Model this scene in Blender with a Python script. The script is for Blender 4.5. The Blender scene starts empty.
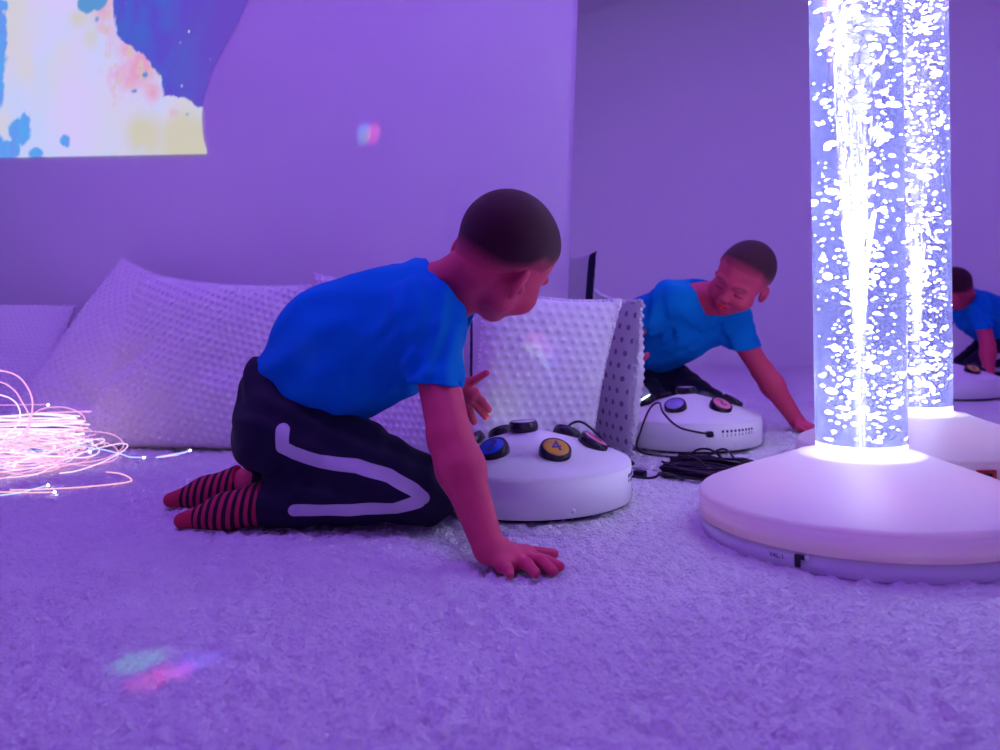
import bpy, math, random
import numpy as np
from mathutils import Vector, Matrix
random.seed(7); rng = np.random.default_rng(7)
SC = bpy.context.scene
COL = SC.collection
PI = math.pi

# ------------------------------------------------------------------ camera maths (metres)
F_PX, PX, PY, PITCH, ROLL, THN, MC = 782.5827, 504.455, 331.445, -0.016541, -0.020879, 0.62523, 4.6565*0.34
H = 0.34
cp, sp, cr, sr = math.cos(PITCH), math.sin(PITCH), math.cos(ROLL), math.sin(ROLL)
FW = np.array([0, cp, sp]); UP0 = np.array([0, -sp, cp]); RT0 = np.array([1.0, 0, 0])
RT = cr*RT0 + sr*UP0; UP = -sr*RT0 + cr*UP0
EYE = np.array([0, 0, H])
NRM = np.array([math.sin(THN), math.cos(THN), 0.0])       # normal of the long wall, pointing out of the room
TAN = np.array([NRM[1], -NRM[0], 0.0])                    # along the wall, to the right
def ray(x, y):
    d = FW + (x-PX)/F_PX*RT - (y-PY)/F_PX*UP
    return d/d[1]
def at(x, y, Y): return EYE + ray(x, y)*Y                 # photo point at depth Y
def on_floor(x, y, z=0.0):
    d = ray(x, y); return EYE + d*((z-H)/d[2])
def on_wall(x, y, c=MC):
    d = ray(x, y); return EYE + d*(c/(d@NRM))
def room(s, q, z): return s*TAN + q*NRM + np.array([0, 0, z])

# ------------------------------------------------------------------ objects
def tag(o, label=None, cat=None, group=None, kind=None):
    if label: o['label'] = label
    if cat: o['category'] = cat
    if group: o['group'] = group
    if kind: o['kind'] = kind
    return o
def empty(name, loc, label, cat, group=None):
    o = bpy.data.objects.new(name, None); COL.objects.link(o); o.location = Vector(loc)
    o.empty_display_size = 0.05
    return tag(o, label, cat, group)
def mesh_obj(name, verts, faces, mat, parent=None, smooth=True, attrs=None, mats=None, fmat=None):
    me = bpy.data.meshes.new(name)
    verts = np.asarray(verts, dtype=np.float64)
    if parent is not None: verts = verts - np.array(parent_world(parent))
    me.from_pydata(verts.tolist(), [], faces.tolist() if hasattr(faces, 'tolist') else faces)
    for m in (mats or [mat]): me.materials.append(m)
    if fmat is not None: me.polygons.foreach_set('material_index', np.asarray(fmat, dtype=np.int32))
    if smooth: me.polygons.foreach_set('use_smooth', [True]*len(me.polygons))
    for k, v in (attrs or {}).items():
        a = me.attributes.new(k, 'FLOAT', 'POINT'); a.data.foreach_set('value', np.asarray(v, dtype=np.float32))
    me.update()
    o = bpy.data.objects.new(name, me); COL.objects.link(o)
    if parent is not None: o.parent = parent
    return o
def parent_world(p):
    l = Vector((0, 0, 0))
    while p is not None: l = l + p.location; p = p.parent
    return l
class MB:
    """collects shapes of ONE part"""
    def __init__(s): s.v = []; s.f = []
    def add(s, v, f):
        b = len(s.v); s.v += [list(map(float, p)) for p in v]; s.f += [[i+b for i in q] for q in f]
    def lathe(s, prof, c=(0, 0, 0), n=96, close=False):
        v = []; m = len(prof)
        for i in range(n):
            a = 2*PI*i/n
            for r, z in prof: v.append((c[0]+r*math.cos(a), c[1]+r*math.sin(a), c[2]+z))
        f = []
        for i in range(n):
            j = (i+1) % n
            for k in range(m-1): f.append((i*m+k, j*m+k, j*m+k+1, i*m+k+1))
            if close: f.append((i*m+m-1, j*m+m-1, j*m, i*m))
        s.add(v, f)
    def box(s, c, h, ax=None):
        ax = ax if ax is not None else (np.array([1., 0, 0]), np.array([0, 1., 0]), np.array([0, 0, 1.]))
        v = [np.array(c)+sx*h[0]*ax[0]+sy*h[1]*ax[1]+sz*h[2]*ax[2] for sx in (-1, 1) for sy in (-1, 1) for sz in (-1, 1)]
        s.add(v, [(0, 1, 3, 2), (4, 6, 7, 5), (0, 4, 5, 1), (2, 3, 7, 6), (0, 2, 6, 4), (1, 5, 7, 3)])
    def tube(s, pts, r, n=6):
        pts = [np.array(p, float) for p in pts]; v = []; f = []
        t = pts[1]-pts[0]; t /= np.linalg.norm(t)+1e-12
        u = np.cross(t, [0, 0, 1.]); 
        if np.linalg.norm(u) < 1e-3: u = np.cross(t, [1., 0, 0])
        u /= np.linalg.norm(u)
        for i, p in enumerate(pts):
            a = pts[max(0, i-1)]; b = pts[min(len(pts)-1, i+1)]; t = b-a; t /= np.linalg.norm(t)+1e-12
            u = u-t*(u@t); u /= np.linalg.norm(u)+1e-12; w = np.cross(t, u)
            rr = r[i] if hasattr(r, '__len__') else r
            for k in range(n):
                a_ = 2*PI*k/n; v.append(p+rr*(math.cos(a_)*u+math.sin(a_)*w))
        for i in range(len(pts)-1):
            for k in range(n):
                k2 = (k+1) % n; f.append((i*n+k, i*n+k2, (i+1)*n+k2, (i+1)*n+k))
        f.append(tuple(range(n-1, -1, -1))); f.append(tuple((len(pts)-1)*n+k for k in range(n)))
        s.add(v, f)
    def build(s, name, mat, parent=None, smooth=True): return mesh_obj(name, s.v, s.f, mat, parent, smooth)
def smooth_path(P, n=8):
    P = [np.array(p, float) for p in P]; out = []
    for i in range(len(P)-1):
        a = P[max(0, i-1)]; b = P[i]; c = P[i+1]; d = P[min(len(P)-1, i+2)]
        for k in range(n):
            t = k/n
            out.append(.5*((2*b)+(-a+c)*t+(2*a-5*b+4*c-d)*t*t+(-a+3*b-3*c+d)*t**3))
    out.append(P[-1]); return out

# ------------------------------------------------------------------ materials
def srgb(r, g, b):
    return tuple(((c/255)/12.92 if c/255 <= .04045 else ((c/255+.055)/1.055)**2.4) for c in (r, g, b))
class M:
    def __init__(s, name):
        s.m = bpy.data.materials.new(name); s.m.use_nodes = True; s.nt = s.m.node_tree
        s.nt.nodes.clear(); s.out = s.nt.nodes.new('ShaderNodeOutputMaterial')
    def n(s, t, **kw):
        x = s.nt.nodes.new('ShaderNode'+t)
        for k, v in kw.items():
            if k.startswith('_'): setattr(x, k[1:], v)
            else: x.inputs[k.replace('__', ' ')].default_value = v
        return x
    def l(s, a, b): s.nt.links.new(a, b)
def principled(name, col, rough=.6, bump=0, bscale=200, metal=0, sheen=0, spec=.5, vary=0, vscale=20, coat=0):
    m = M(name); b = m.n('BsdfPrincipled'); m.l(b.outputs[0], m.out.inputs[0])
    b.inputs['Base Color'].default_value = (*col, 1); b.inputs['Roughness'].default_value = rough
    b.inputs['Metallic'].default_value = metal; b.inputs['Specular IOR Level'].default_value = spec
    b.inputs['Sheen Weight'].default_value = sheen; b.inputs['Coat Weight'].default_value = coat
    tc = m.n('TexCoord')
    if vary:
        nz = m.n('TexNoise', Scale=vscale, Detail=4.0); m.l(tc.outputs['Object'], nz.inputs['Vector'])
        mx = m.n('MixRGB', _blend_type='MIX'); mx.inputs[1].default_value = (*[c*(1-vary) for c in col], 1)
        mx.inputs[2].default_value = (*[min(1, c*(1+vary)) for c in col], 1)
        m.l(nz.outputs['Fac'], mx.inputs[0]); m.l(mx.outputs[0], b.inputs['Base Color'])
    if bump:
        nz = m.n('TexNoise', Scale=bscale, Detail=3.0); m.l(tc.outputs['Object'], nz.inputs['Vector'])
        bp = m.n('Bump', Strength=bump, Distance=.002); m.l(nz.outputs['Fac'], bp.inputs['Height']); m.l(bp.outputs[0], b.inputs['Normal'])
    m.b = b
    return m
def emit(name, col, s):
    m = M(name); e = m.n('Emission', Strength=s); e.inputs[0].default_value = (*col, 1); m.l(e.outputs[0], m.out.inputs[0]); return m.m
def attr_mix(m, base_socket_cols, name, lo, hi, col2, sock=None, prev=None):
    """mix a second colour in where the mesh attribute runs from lo to hi"""
    a = m.n('Attribute', _attribute_name=name); r = m.n('MapRange'); r.inputs['From Min'].default_value = lo; r.inputs['From Max'].default_value = hi
    m.l(a.outputs['Fac'], r.inputs['Value'])
    mx = m.n('MixRGB'); m.l(r.outputs[0], mx.inputs[0])
    if prev is None: mx.inputs[1].default_value = (*base_socket_cols, 1)
    else: m.l(prev, mx.inputs[1])
    mx.inputs[2].default_value = (*col2, 1)
    return mx.outputs[0]

WHITE_WALL = principled('painted_plaster', (.80, .78, .82), .75, .08, 120).m
CARPET = M('white_terry_carpet')
def _carpet():
    m = CARPET; b = m.n('BsdfPrincipled', Roughness=.95); m.l(b.outputs[0], m.out.inputs[0])
    b.inputs['Sheen Weight'].default_value = .25; b.inputs['Specular IOR Level'].default_value = .1
    tc = m.n('TexCoord')
    n1 = m.n('TexNoise', Scale=260.0, Detail=4.0, Roughness=.7); n2 = m.n('TexNoise', Scale=9.0, Detail=3.0)
    n3 = m.n('TexVoronoi', Scale=170.0)
    for x in (n1, n2, n3): m.l(tc.outputs['Object'], x.inputs['Vector'])
    mx = m.n('MixRGB'); mx.inputs[1].default_value = (.70, .68, .72, 1); mx.inputs[2].default_value = (.86, .85, .87, 1); m.l(n2.outputs['Fac'], mx.inputs[0])
    m.l(mx.outputs[0], b.inputs['Base Color'])
    ad = m.n('Math', _operation='ADD'); m.l(n1.outputs['Fac'], ad.inputs[0]); m.l(n3.outputs['Distance'], ad.inputs[1])
    bp = m.n('Bump', Strength=.9, Distance=.004); m.l(ad.outputs[0], bp.inputs['Height']); m.l(bp.outputs[0], b.inputs['Normal'])
_carpet(); CARPET = CARPET.m
MIRROR = M('acrylic_mirror')
_g = MIRROR.n('BsdfGlossy', Roughness=.004); _g.inputs[0].default_value = (.90, .88, .90, 1); MIRROR.l(_g.outputs[0], MIRROR.out.inputs[0]); MIRROR = MIRROR.m
PLASTIC = principled('white_plastic', (.80, .78, .80), .38, .05, 500).m
PLASTIC_B = principled('white_plastic_shade_tint', (.66, .62, .72), .5).m  # darker and bluer than the base: shading of its lower band put into colour
BLACK = principled('black_plastic', (.012, .012, .02), .25).m
RUBBER = principled('black_rubber', (.01, .01, .014), .5).m
METAL = principled('screw_steel', (.6, .6, .65), .3, metal=1).m
RED = principled('red_plastic', (.55, .03, .03), .4).m
INK = principled('dark_ink', (.05, .03, .10), .6).m
MINKY = principled('minky_fleece', (.80, .77, .82), .9, .5, 380, sheen=.3, spec=.1).m

# ------------------------------------------------------------------ implicit modelling (numpy signed distance fields -> one smooth mesh)
def smin(a, b, k):
    h = np.maximum(k-np.abs(a-b), 0)/k
    return np.minimum(a, b)-h*h*k*.25
class Field:
    def __init__(s, lo, hi, h):
        s.lo = np.array(lo, float); s.h = h; s.n = np.ceil((np.array(hi)-s.lo)/h).astype(int)+1
        s.f = np.full(s.n, .05, np.float32)
    def _win(s, lo, hi):
        a = np.clip(np.floor((np.array(lo)-s.lo)/s.h).astype(int), 0, s.n); b = np.clip(np.ceil((np.array(hi)-s.lo)/s.h).astype(int)+1, 0, s.n)
        if np.any(b <= a): return None, None
        sl = tuple(slice(i, j) for i, j in zip(a, b))
        g = np.meshgrid(*[s.lo[i]+s.h*np.arange(a[i], b[i]) for i in range(3)], indexing='ij', sparse=True)
        return sl, g
    def _put(s, sl, d, k, cut):
        if cut: s.f[sl] = -smin(-s.f[sl], d.astype(np.float32), k)
        else: s.f[sl] = smin(s.f[sl], d.astype(np.float32), k)
    def cone(s, a, b, ra, rb=None, k=.012, cut=False, flat=None):
        """tapered capsule; flat=(axis, factor) squashes it along a world axis"""
        rb = ra if rb is None else rb; a = np.array(a, float); b = np.array(b, float); pad = max(ra, rb)*1.0+.045
        sl, g = s._win(np.minimum(a, b)-pad, np.maximum(a, b)+pad)
        if sl is None: return
        x, y, z = g[0]-a[0], g[1]-a[1], g[2]-a[2]; d = b-a
        if flat is not None:
            ax = np.array(flat[0], float); ax /= np.linalg.norm(ax); w = (x*ax[0]+y*ax[1]+z*ax[2])*(1/flat[1]-1)
            x = x+w*ax[0]; y = y+w*ax[1]; z = z+w*ax[2]; d = d+ax*(d@ax)*(1/flat[1]-1)
        L = d@d+1e-12; t = np.clip((x*d[0]+y*d[1]+z*d[2])/L, 0, 1)
        q = np.sqrt((x-t*d[0])**2+(y-t*d[1])**2+(z-t*d[2])**2)-(ra+(rb-ra)*t)
        if flat is not None: q = q*min(1, flat[1])**.5
        s._put(sl, q, k, cut)
    def ell(s, c, r, R=None, k=.012, cut=False):
        c = np.array(c, float); r = np.array(r, float); R = np.eye(3) if R is None else np.array(R); pad = max(r)+.04
        sl, g = s._win(c-pad, c+pad)
        if sl is None: return
        x, y, z = g[0]-c[0], g[1]-c[1], g[2]-c[2]
        u = [(x*R[0, i]+y*R[1, i]+z*R[2, i]) for i in range(3)]
        k0 = np.sqrt(sum((u[i]/r[i])**2 for i in range(3))); k1 = np.sqrt(sum((u[i]/r[i]**2)**2 for i in range(3)))+1e-9
        s._put(sl, k0*(k0-1)/k1, k, cut)
    def plane_cut(s, p, n, r=.15, k=.003):
        """remove what lies beyond the plane (p, n) within r of p"""
        p = np.array(p, float); n = np.array(n, float); n /= np.linalg.norm(n); sl, g = s._win(p-r, p+r)
        d = (g[0]-p[0])*n[0]+(g[1]-p[1])*n[1]+(g[2]-p[2])*n[2]
        near = ((g[0]-p[0])**2+(g[1]-p[1])**2+(g[2]-p[2])**2) < r*r
        s.f[sl] = np.where(near, -smin(-s.f[sl], -d.astype(np.float32), k), s.f[sl])
    def coords(s): return np.meshgrid(*[s.lo[i]+s.h*np.arange(s.n[i]) for i in range(3)], indexing='ij', sparse=True)
    def mesh(s):
        f = s.f; I = f < 0
        c = [f[i:f.shape[0]-1+i, j:f.shape[1]-1+j, k:f.shape[2]-1+k] for i in (0, 1) for j in (0, 1) for k in (0, 1)]
        n_in = sum((q < 0).astype(np.int8) for q in c); act = (n_in > 0) & (n_in < 8)
        idx = np.argwhere(act); vals = np.stack([q[act] for q in c], 1)
        off = np.array([(i, j, k) for i in (0, 1) for j in (0, 1) for k in (0, 1)], float)
        acc = np.zeros((len(idx), 3)); cnt = np.zeros(len(idx))
        for a in range(8):
            for b in range(a+1, 8):
                if bin(a ^ b).count('1') != 1: continue
                m = (vals[:, a] < 0) != (vals[:, b] < 0); t = vals[m, a]/(vals[m, a]-vals[m, b])
                acc[m] += off[a]+(off[b]-off[a])*t[:, None]; cnt[m] += 1
        v = s.lo+s.h*(idx+acc/cnt[:, None])
        vid = np.full(act.shape, -1, np.int64); vid[act] = np.arange(len(idx)); quads = []
        for ax in range(3):
            sh = [slice(1, -1)]*3; A = [slice(1, -1)]*3; A[ax] = slice(0, -1); B = [slice(1, -1)]*3; B[ax] = slice(1, None)
            a = I[tuple(A)]; b = I[tuple(B)]; ch = np.argwhere(a != b); fl = a[a != b]
            p = ch.copy(); p += 1; p[:, ax] -= 1
            u, w = [(1, 2), (2, 0), (0, 1)][ax]
            def V(du, dw):
                q = p.copy(); q[:, u] -= du; q[:, w] -= dw; return vid[q[:, 0], q[:, 1], q[:, 2]]
            Q = np.stack([V(1, 1), V(0, 1), V(0, 0), V(1, 0)], 1); Q[~fl] = Q[~fl][:, ::-1]; quads.append(Q)
        Q = np.concatenate(quads); Q = Q[(Q >= 0).all(1)]
        return v, Q
# ------------------------------------------------------------------ the boy
HC = np.array([.005, 1.255, .444]); HS = 1.0
HR = np.array([[.60075, .51569, .61215], [-.64926, .76220, -.00492], [-.46911, -.39448, .79073]])   # columns: his right, face direction, crown
_y = math.radians(5.0); _Ry = np.array([[math.cos(_y), -math.sin(_y), 0], [math.sin(_y), math.cos(_y), 0], [0, 0, 1]]); HR = HR@_Ry   # a little further turned to his left
def hp(*p): return HC+HS*(HR@np.array(p, float))
SPINE = [(-.375, 1.38, .165), (-.335, 1.372, .235), (-.27, 1.36, .285), (-.2, 1.34, .325), (-.135, 1.32, .36)]
SH_R, EL_R, WR_R = at(427, 322, 1.228), at(450, 438, 1.13), at(489, 548, 1.06)
SH_L, EL_L, WR_L = np.array([-.105, 1.42, .38]), np.array([-.185, 1.525, .285]), at(457, 385, 1.56)
HIP_R, KN_R, AN_R = np.array([-.36, 1.325, .15]), np.array([-.133, 1.27, .062]), np.array([-.385, 1.291, .046])
HIP_L, KN_L, AN_L = np.array([-.365, 1.43, .15]), np.array([-.197, 1.425, .060]), np.array([-.455, 1.445, .05])
TOE_R, TOE_L = np.array([-.543, 1.298, .015]), np.array([-.628, 1.453, .015])
def up_z(p, z=.0075): p = np.array(p); p[2] = max(p[2], z); return p
HAND_R = dict(w=WR_R, fingers=[[at(503, 565, 1.035), at(508, 570, 1.02), at(510, 577, 1.012)], [at(516, 562, 1.05), at(527, 564, 1.03), at(536, 578, 1.014)],
    [at(524, 558, 1.062), at(541, 561, 1.045), at(553, 575, 1.022)], [at(527, 556, 1.078), at(546, 561, 1.06), at(560, 571, 1.04)]],
    thumb=[at(503, 552, 1.075), at(526, 551, 1.092), at(554, 554, 1.096)])
HAND_L = dict(w=WR_L, fingers=[[at(462, 402, 1.583), at(464, 413, 1.588), at(466, 421, 1.59)], [at(466, 401, 1.574), at(470, 412, 1.578), at(474, 422, 1.58)],
    [at(471, 398, 1.564), at(479, 408, 1.57), at(486, 417, 1.573)], [at(473, 393, 1.553), at(482, 401, 1.558), at(489, 410, 1.562)]],
    thumb=[at(463, 384, 1.548), at(474, 380.5, 1.54), at(486, 373, 1.533)])
def hand(f, hd, floor=False):
    w = hd['w']; fi = hd['fingers']; q = up_z if floor else (lambda p: p)
    m = [q(x[0], .012) if floor else x[0] for x in fi]
    for x in m: f.cone(w, x, .0135, .0105, k=.012)
    for a, b in zip(m[:-1], m[1:]): f.cone(a, b, .0095, k=.008)
    th = [q(x) for x in hd['thumb']]
    f.cone(w, th[0], .0135, .0115, k=.012); f.cone(th[0], th[1], .0105, .0088, k=.006); f.cone(th[1], th[2], .0085, .007, k=.003)
    f.cone(th[0], m[3], .010, .009, k=.01)
    for mm, x, s in zip(m, fi, (.88, 1, 1.03, 1)):
        b, c = q(x[1]), q(x[2])
        f.cone(mm, b, .0092*s, .0083*s, k=.0035); f.cone(b, c, .0083*s, .0068*s, k=.002)
def head(f):
    E = lambda c, r, k=.012, cut=False, R=None: f.ell(hp(*c), np.array(r)*HS, HR if R is None else HR@R, k, cut)
    Cn = lambda a, b, ra, rb, k=.01, cut=False: f.cone(hp(*a), hp(*b), ra*HS, rb*HS, k, cut)
    E((0, -.014, .02), (.071, .086, .074)); E((0, .022, .018), (.060, .060, .062), .02)
    E((0, .036, -.036), (.053, .047, .056), .03)
    Cn((-.034, .012, -.062), (0, .060, -.083), .024, .017, .02); Cn((.034, .012, -.062), (0, .060, -.083), .024, .017, .02)
    for s in (-1, 1):
        E((.036*s, .055, -.043), (.026, .025, .026), .02)
        E((.029*s, .0925, -.013), (.016, .015, .012), .012, True)
        E((.0285*s, .071, -.0165), (.0145, .0125, .0115), .005)             # lids
        Cn((.014*s, .082, .003), (.042*s, .073, .004), .007, .006, .012)    # brow ridge
        E((.0085*s, .0895, -.043), (.0075, .008, .0065), .006)              # nostril wings
        Ra = np.array([[math.cos(.42*s), -math.sin(.42*s), 0], [math.sin(.42*s), math.cos(.42*s), 0], [0, 0, 1]])
        E((.0695*s, -.016, -.031), (.0080, .0160, .026), .006, False, Ra)    # ear
        E((.0785*s, -.011, -.027), (.0065, .010, .017), .006, True, Ra)
        E((.0745*s, -.010, -.035), (.0045, .006, .008), .004, False, Ra)
    Cn((0, .080, -.006), (0, .089, -.038), .0066, .0080, .012); E((0, .0915, -.041), (.0090, .0078, .0075), .006)
    Cn((-.014, .0815, -.0635), (.014, .0815, -.0635), .0052, .0052, .006); E((0, .085, -.0625), (.012, .006, .0048), .005)
    Cn((-.011, .080, -.0735), (.011, .080, -.0735), .006, .006, .006)
    Cn((-.017, .086, -.0685), (.017, .086, -.0685), .0024, .0024, .002, True)
def hair_line(P):
    """signed height above the hairline, in head coordinates"""
    L = ((P-HC)@HR)/HS; y, z, ax = L[:, 1], L[:, 2], np.abs(L[:, 0])
    base = sum(np.interp(y+o_, [-.1, -.06, -.03, -.012, .012, .03, .05, .08], [-.050, -.044, -.020, .004, .004, .010, .038, .050]) for o_ in (-.008, -.004, 0, .004, .008))/5
    return z-base-.006*(ax > .05)*(y > .02)
BOYPOS = (-.3, 1.35, 0)
boy = empty('person', BOYPOS, 'boy in bright blue T-shirt kneeling on the carpet, one hand planted beside the button console', 'person')

SKIN = M('skin')
_b = SKIN.n('BsdfPrincipled', Roughness=.55); SKIN.l(_b.outputs[0], SKIN.out.inputs[0]); _b.inputs['Specular IOR Level'].default_value = .3
skin_col = (.64, .055, .135)
_c = attr_mix(SKIN, skin_col, 'lip', 0, 1, (.72, .012, .035)); _c = attr_mix(SKIN, None, 'brow', 0, 1, (.16, .05, .06), prev=_c); _c = attr_mix(SKIN, None, 'lash', 0, 1, (.03, .01, .02), prev=_c)
SKIN.l(_c, _b.inputs['Base Color']); SKIN = SKIN.m
HAIR = M('cropped_brown_hair_fading_to_skin')
_b = HAIR.n('BsdfPrincipled', Roughness=.75); HAIR.l(_b.outputs[0], HAIR.out.inputs[0]); _b.inputs['Specular IOR Level'].default_value = .25; _b.inputs['Sheen Weight'].default_value = .1
_tc = HAIR.n('TexCoord'); _nz = HAIR.n('TexNoise', Scale=600.0, Detail=3.0); HAIR.l(_tc.outputs['Object'], _nz.inputs['Vector'])
_at = HAIR.n('Attribute', _attribute_name='fade'); _ad = HAIR.n('Math', _operation='MULTIPLY_ADD'); HAIR.l(_nz.outputs['Fac'], _ad.inputs[0]); _ad.inputs[1].default_value = .5; HAIR.l(_at.outputs['Fac'], _ad.inputs[2])
_mr = HAIR.n('MapRange'); _mr.inputs['From Min'].default_value = .22; _mr.inputs['From Max'].default_value = 1.15; HAIR.l(_ad.outputs[0], _mr.inputs['Value'])
_mh = HAIR.n('MixRGB'); HAIR.l(_mr.outputs[0], _mh.inputs[0]); _mh.inputs[1].default_value = (*skin_col, 1); _mh.inputs[2].default_value = (.050, .006, .018, 1); HAIR.l(_mh.outputs[0], _b.inputs['Base Color'])
_bp = HAIR.n('Bump', Strength=.8, Distance=.002); HAIR.l(_nz.outputs['Fac'], _bp.inputs['Height']); HAIR.l(_bp.outputs[0], _b.inputs['Normal']); HAIR = HAIR.m
SHIRT = principled('blue_cotton_jersey', (.001, .20, .60), .85, .25, 900, sheen=0, spec=.08).m
TROUSERS = M('navy_tracksuit_with_white_side_stripe')
_b = TROUSERS.n('BsdfPrincipled', Roughness=.75); TROUSERS.l(_b.outputs[0], TROUSERS.out.inputs[0]); _b.inputs['Specular IOR Level'].default_value = .25
TROUSERS.l(attr_mix(TROUSERS, (.010, .011, .030), 'stripe', -.0006, .0006, (.62, .60, .66)), _b.inputs['Base Color']); TROUSERS = TROUSERS.m
SOCK = M('striped_sock')
_b = SOCK.n('BsdfPrincipled', Roughness=.85); SOCK.l(_b.outputs[0], SOCK.out.inputs[0]); _b.inputs['Specular IOR Level'].default_value = .15
SOCK.l(attr_mix(SOCK, (.50, .035, .075), 'band', -.12, .12, (.03, .012, .035)), _b.inputs['Base Color']); SOCK = SOCK.m

# skin: one continuous body
f = Field((-.66, .98, -.004), (.13, 1.63, .57), .0021)
for a, b, ra, rb in ((0, 1, .075, .075), (1, 2, .075, .08), (2, 3, .08, .085), (3, 4, .085, .065)): f.cone(SPINE[a], SPINE[b], ra, rb, k=.03)
f.cone(SPINE[4], (-.108, 1.29, .383), .062, .046, k=.03)
f.cone((-.112, 1.292, .382), hp(0, -.038, -.042), .043*HS, .041*HS, k=.022)
f.cone((-.085, 1.285, .368), hp(0, .0, -.055), .032, .030, k=.02)
for s, e, w in ((SH_R, EL_R, WR_R), (SH_L, EL_L, WR_L)):
    f.cone(SPINE[4], s, .055, .036, k=.03); f.cone(s, e, .033, .0315, k=.02); 
    m = e+(w-e)*.28; f.cone(e, m, .0315, .0325, k=.012); f.cone(m, w, .0320, .0215, k=.02)
for hj, kn, an, to in ((HIP_R, KN_R, AN_R, TOE_R), (HIP_L, KN_L, AN_L, TOE_L)):
    f.cone(SPINE[0], hj, .07, .06, k=.03); f.cone(hj, kn, .058, .045, k=.03); f.cone(kn, an, .043, .034, k=.02)
    mid = an+(to-an)*.5; mid = mid-np.array([0, 0, .004]); f.cone(an, mid, .033, .023, k=.02); f.cone(mid, to, .023, .010, k=.015)
hand(f, HAND_R, True); hand(f, HAND_L)
head(f)
v, q = f.mesh()
L = ((v-HC)@HR)/HS; nearface = (L[:, 1] > .04) & (np.abs(L[:, 0]) < .06) & (L[:, 2] < .05) & (L[:, 2] > -.1)
ax = np.abs(L[:, 0])
lip = np.clip(1.6-np.sqrt((L[:, 0]/.0185)**2+((L[:, 2]+.0685)/.0140)**2)*1.6, 0, 1)*nearface*(L[:, 1] > .07)
brow_z = .008-.25*np.abs(ax-.030)
brow = np.clip(1-np.abs(L[:, 2]-brow_z)/.0045, 0, 1)*((ax > .013) & (ax < .046))*nearface*.95
lash = np.clip(1.3-np.abs(L[:, 2]-(-.0195-.12*np.abs(ax-.0285)))/.0022, 0, 1)*((ax > .0165) & (ax < .0405))*nearface
mouth_open = np.clip(1.2-np.abs(L[:, 2]+.0685)/.0022, 0, 1)*(ax < .015)*nearface*(L[:, 1] > .07)
mesh_obj('body', v, q, SKIN, boy, attrs={'lip': lip, 'brow': brow, 'lash': np.maximum(lash, mouth_open*.8)})

# hair: a close-cropped cap that thins out towards the hairline
f = Field(HC-.125, HC+.125, .0018); 
f.ell(hp(0, -.014, .02), np.array((.071, .086, .074))*HS, HR); f.ell(hp(0, .022, .018), np.array((.060, .060, .062))*HS, HR, .02)
f.cone((-.112, 1.292, .382), hp(0, -.038, -.042), .043*HS, .041*HS, k=.022)
X, Y, Z = f.coords(); P = np.stack(np.broadcast_arrays(X, Y, Z), -1).reshape(-1, 3)
hl = hair_line(P).reshape(f.f.shape)
f.f -= np.clip(.0035*np.clip(hl/.016, -1.2, 1), -.004, .0035).astype(np.float32)
f.f = np.maximum(f.f, (-hl-.002).astype(np.float32))
v, q = f.mesh(); mesh_obj('hair', v, q, HAIR, boy, attrs={'fade': np.clip(hair_line(v)/.034, -.3, 1)})

# T-shirt
f = Field((-.50, 1.08, .11), (-.01, 1.60, .50), .0022)
for a, b, ra, rb in (((-.418, 1.375, .222), (-.29, 1.365, .288), .050, .112), ((-.29, 1.365, .29), (-.2, 1.34, .325), .112, .104), ((-.2, 1.34, .325), (-.135, 1.318, .362), .104, .078)):
    f.cone(a, b, ra, rb, k=.03, flat=None)
f.cone((-.31, 1.355, .245), (-.21, 1.325, .285), .087, .080, k=.04)
f.cone((-.135, 1.318, .362), (-.108, 1.30, .385), .07, .055, k=.03)
hemR = at(438, 387, 1.175); sR = np.array([-.122, 1.222, .345]); dirR = hemR-sR; dirR /= np.linalg.norm(dirR)
f.cone((-.14, 1.27, .355), sR, .062, .055, k=.03); f.cone(sR, hemR+dirR*.012, .056, .0410, k=.03)
f.cone((-.16, 1.25, .30), sR+dirR*.03, .05, .045, k=.03)
dirL = EL_L-SH_L; dirL /= np.linalg.norm(dirL); hemL = SH_L+dirL*.105
f.cone((-.12, 1.36, .37), SH_L, .065, .052, k=.03); f.cone(SH_L, hemL+dirL*.03, .052, .041, k=.03)
X, Y, Z = f.coords()
u = X*.88+Z*.47; w = -X*.47+Z*.88                     # along and across the back
wr = (.0040*np.sin(2*PI*(w*15+u*4+.3*np.sin(u*21)))*np.exp(-((X+.36)/.09)**2)
      + .0034*np.sin(2*PI*(u*24-w*14+.4*np.sin(w*30)))*np.exp(-((X+.10)/.06)**2)
      + .0030*np.sin(2*PI*(w*24+Y*13+.5*np.sin(u*17)))*np.exp(-((X+.16)/.06)**2-((Z-.27)/.06)**2)
      + .0011*np.sin(2*PI*(u*11+Y*13+w*6)))
f.f += wr.astype(np.float32)
hemA = at(252, 374, 1.36); nH = np.array([-.46, 0, -.89]); d = (X-hemA[0])*nH[0]+(Z-hemA[2])*nH[2]+.006*np.sin(X*38)
f.f = np.maximum(f.f, d.astype(np.float32))
f.plane_cut((-.098, 1.288, .394), (.85, .05, .5), .085)
f.plane_cut(hemR, (-.12, -.15, -.98), .08); f.plane_cut(hemL, dirL, .065)
f.cone(hemR-dirR*.02, hemR+dirR*.03, .0360, .0360, k=.002, cut=True)
f.cone(hemL-dirL*.03, hemL+dirL*.02, .038, .038, k=.002, cut=True)
v, q = f.mesh(); mesh_obj('t_shirt', v, q, SHIRT, boy)

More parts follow.
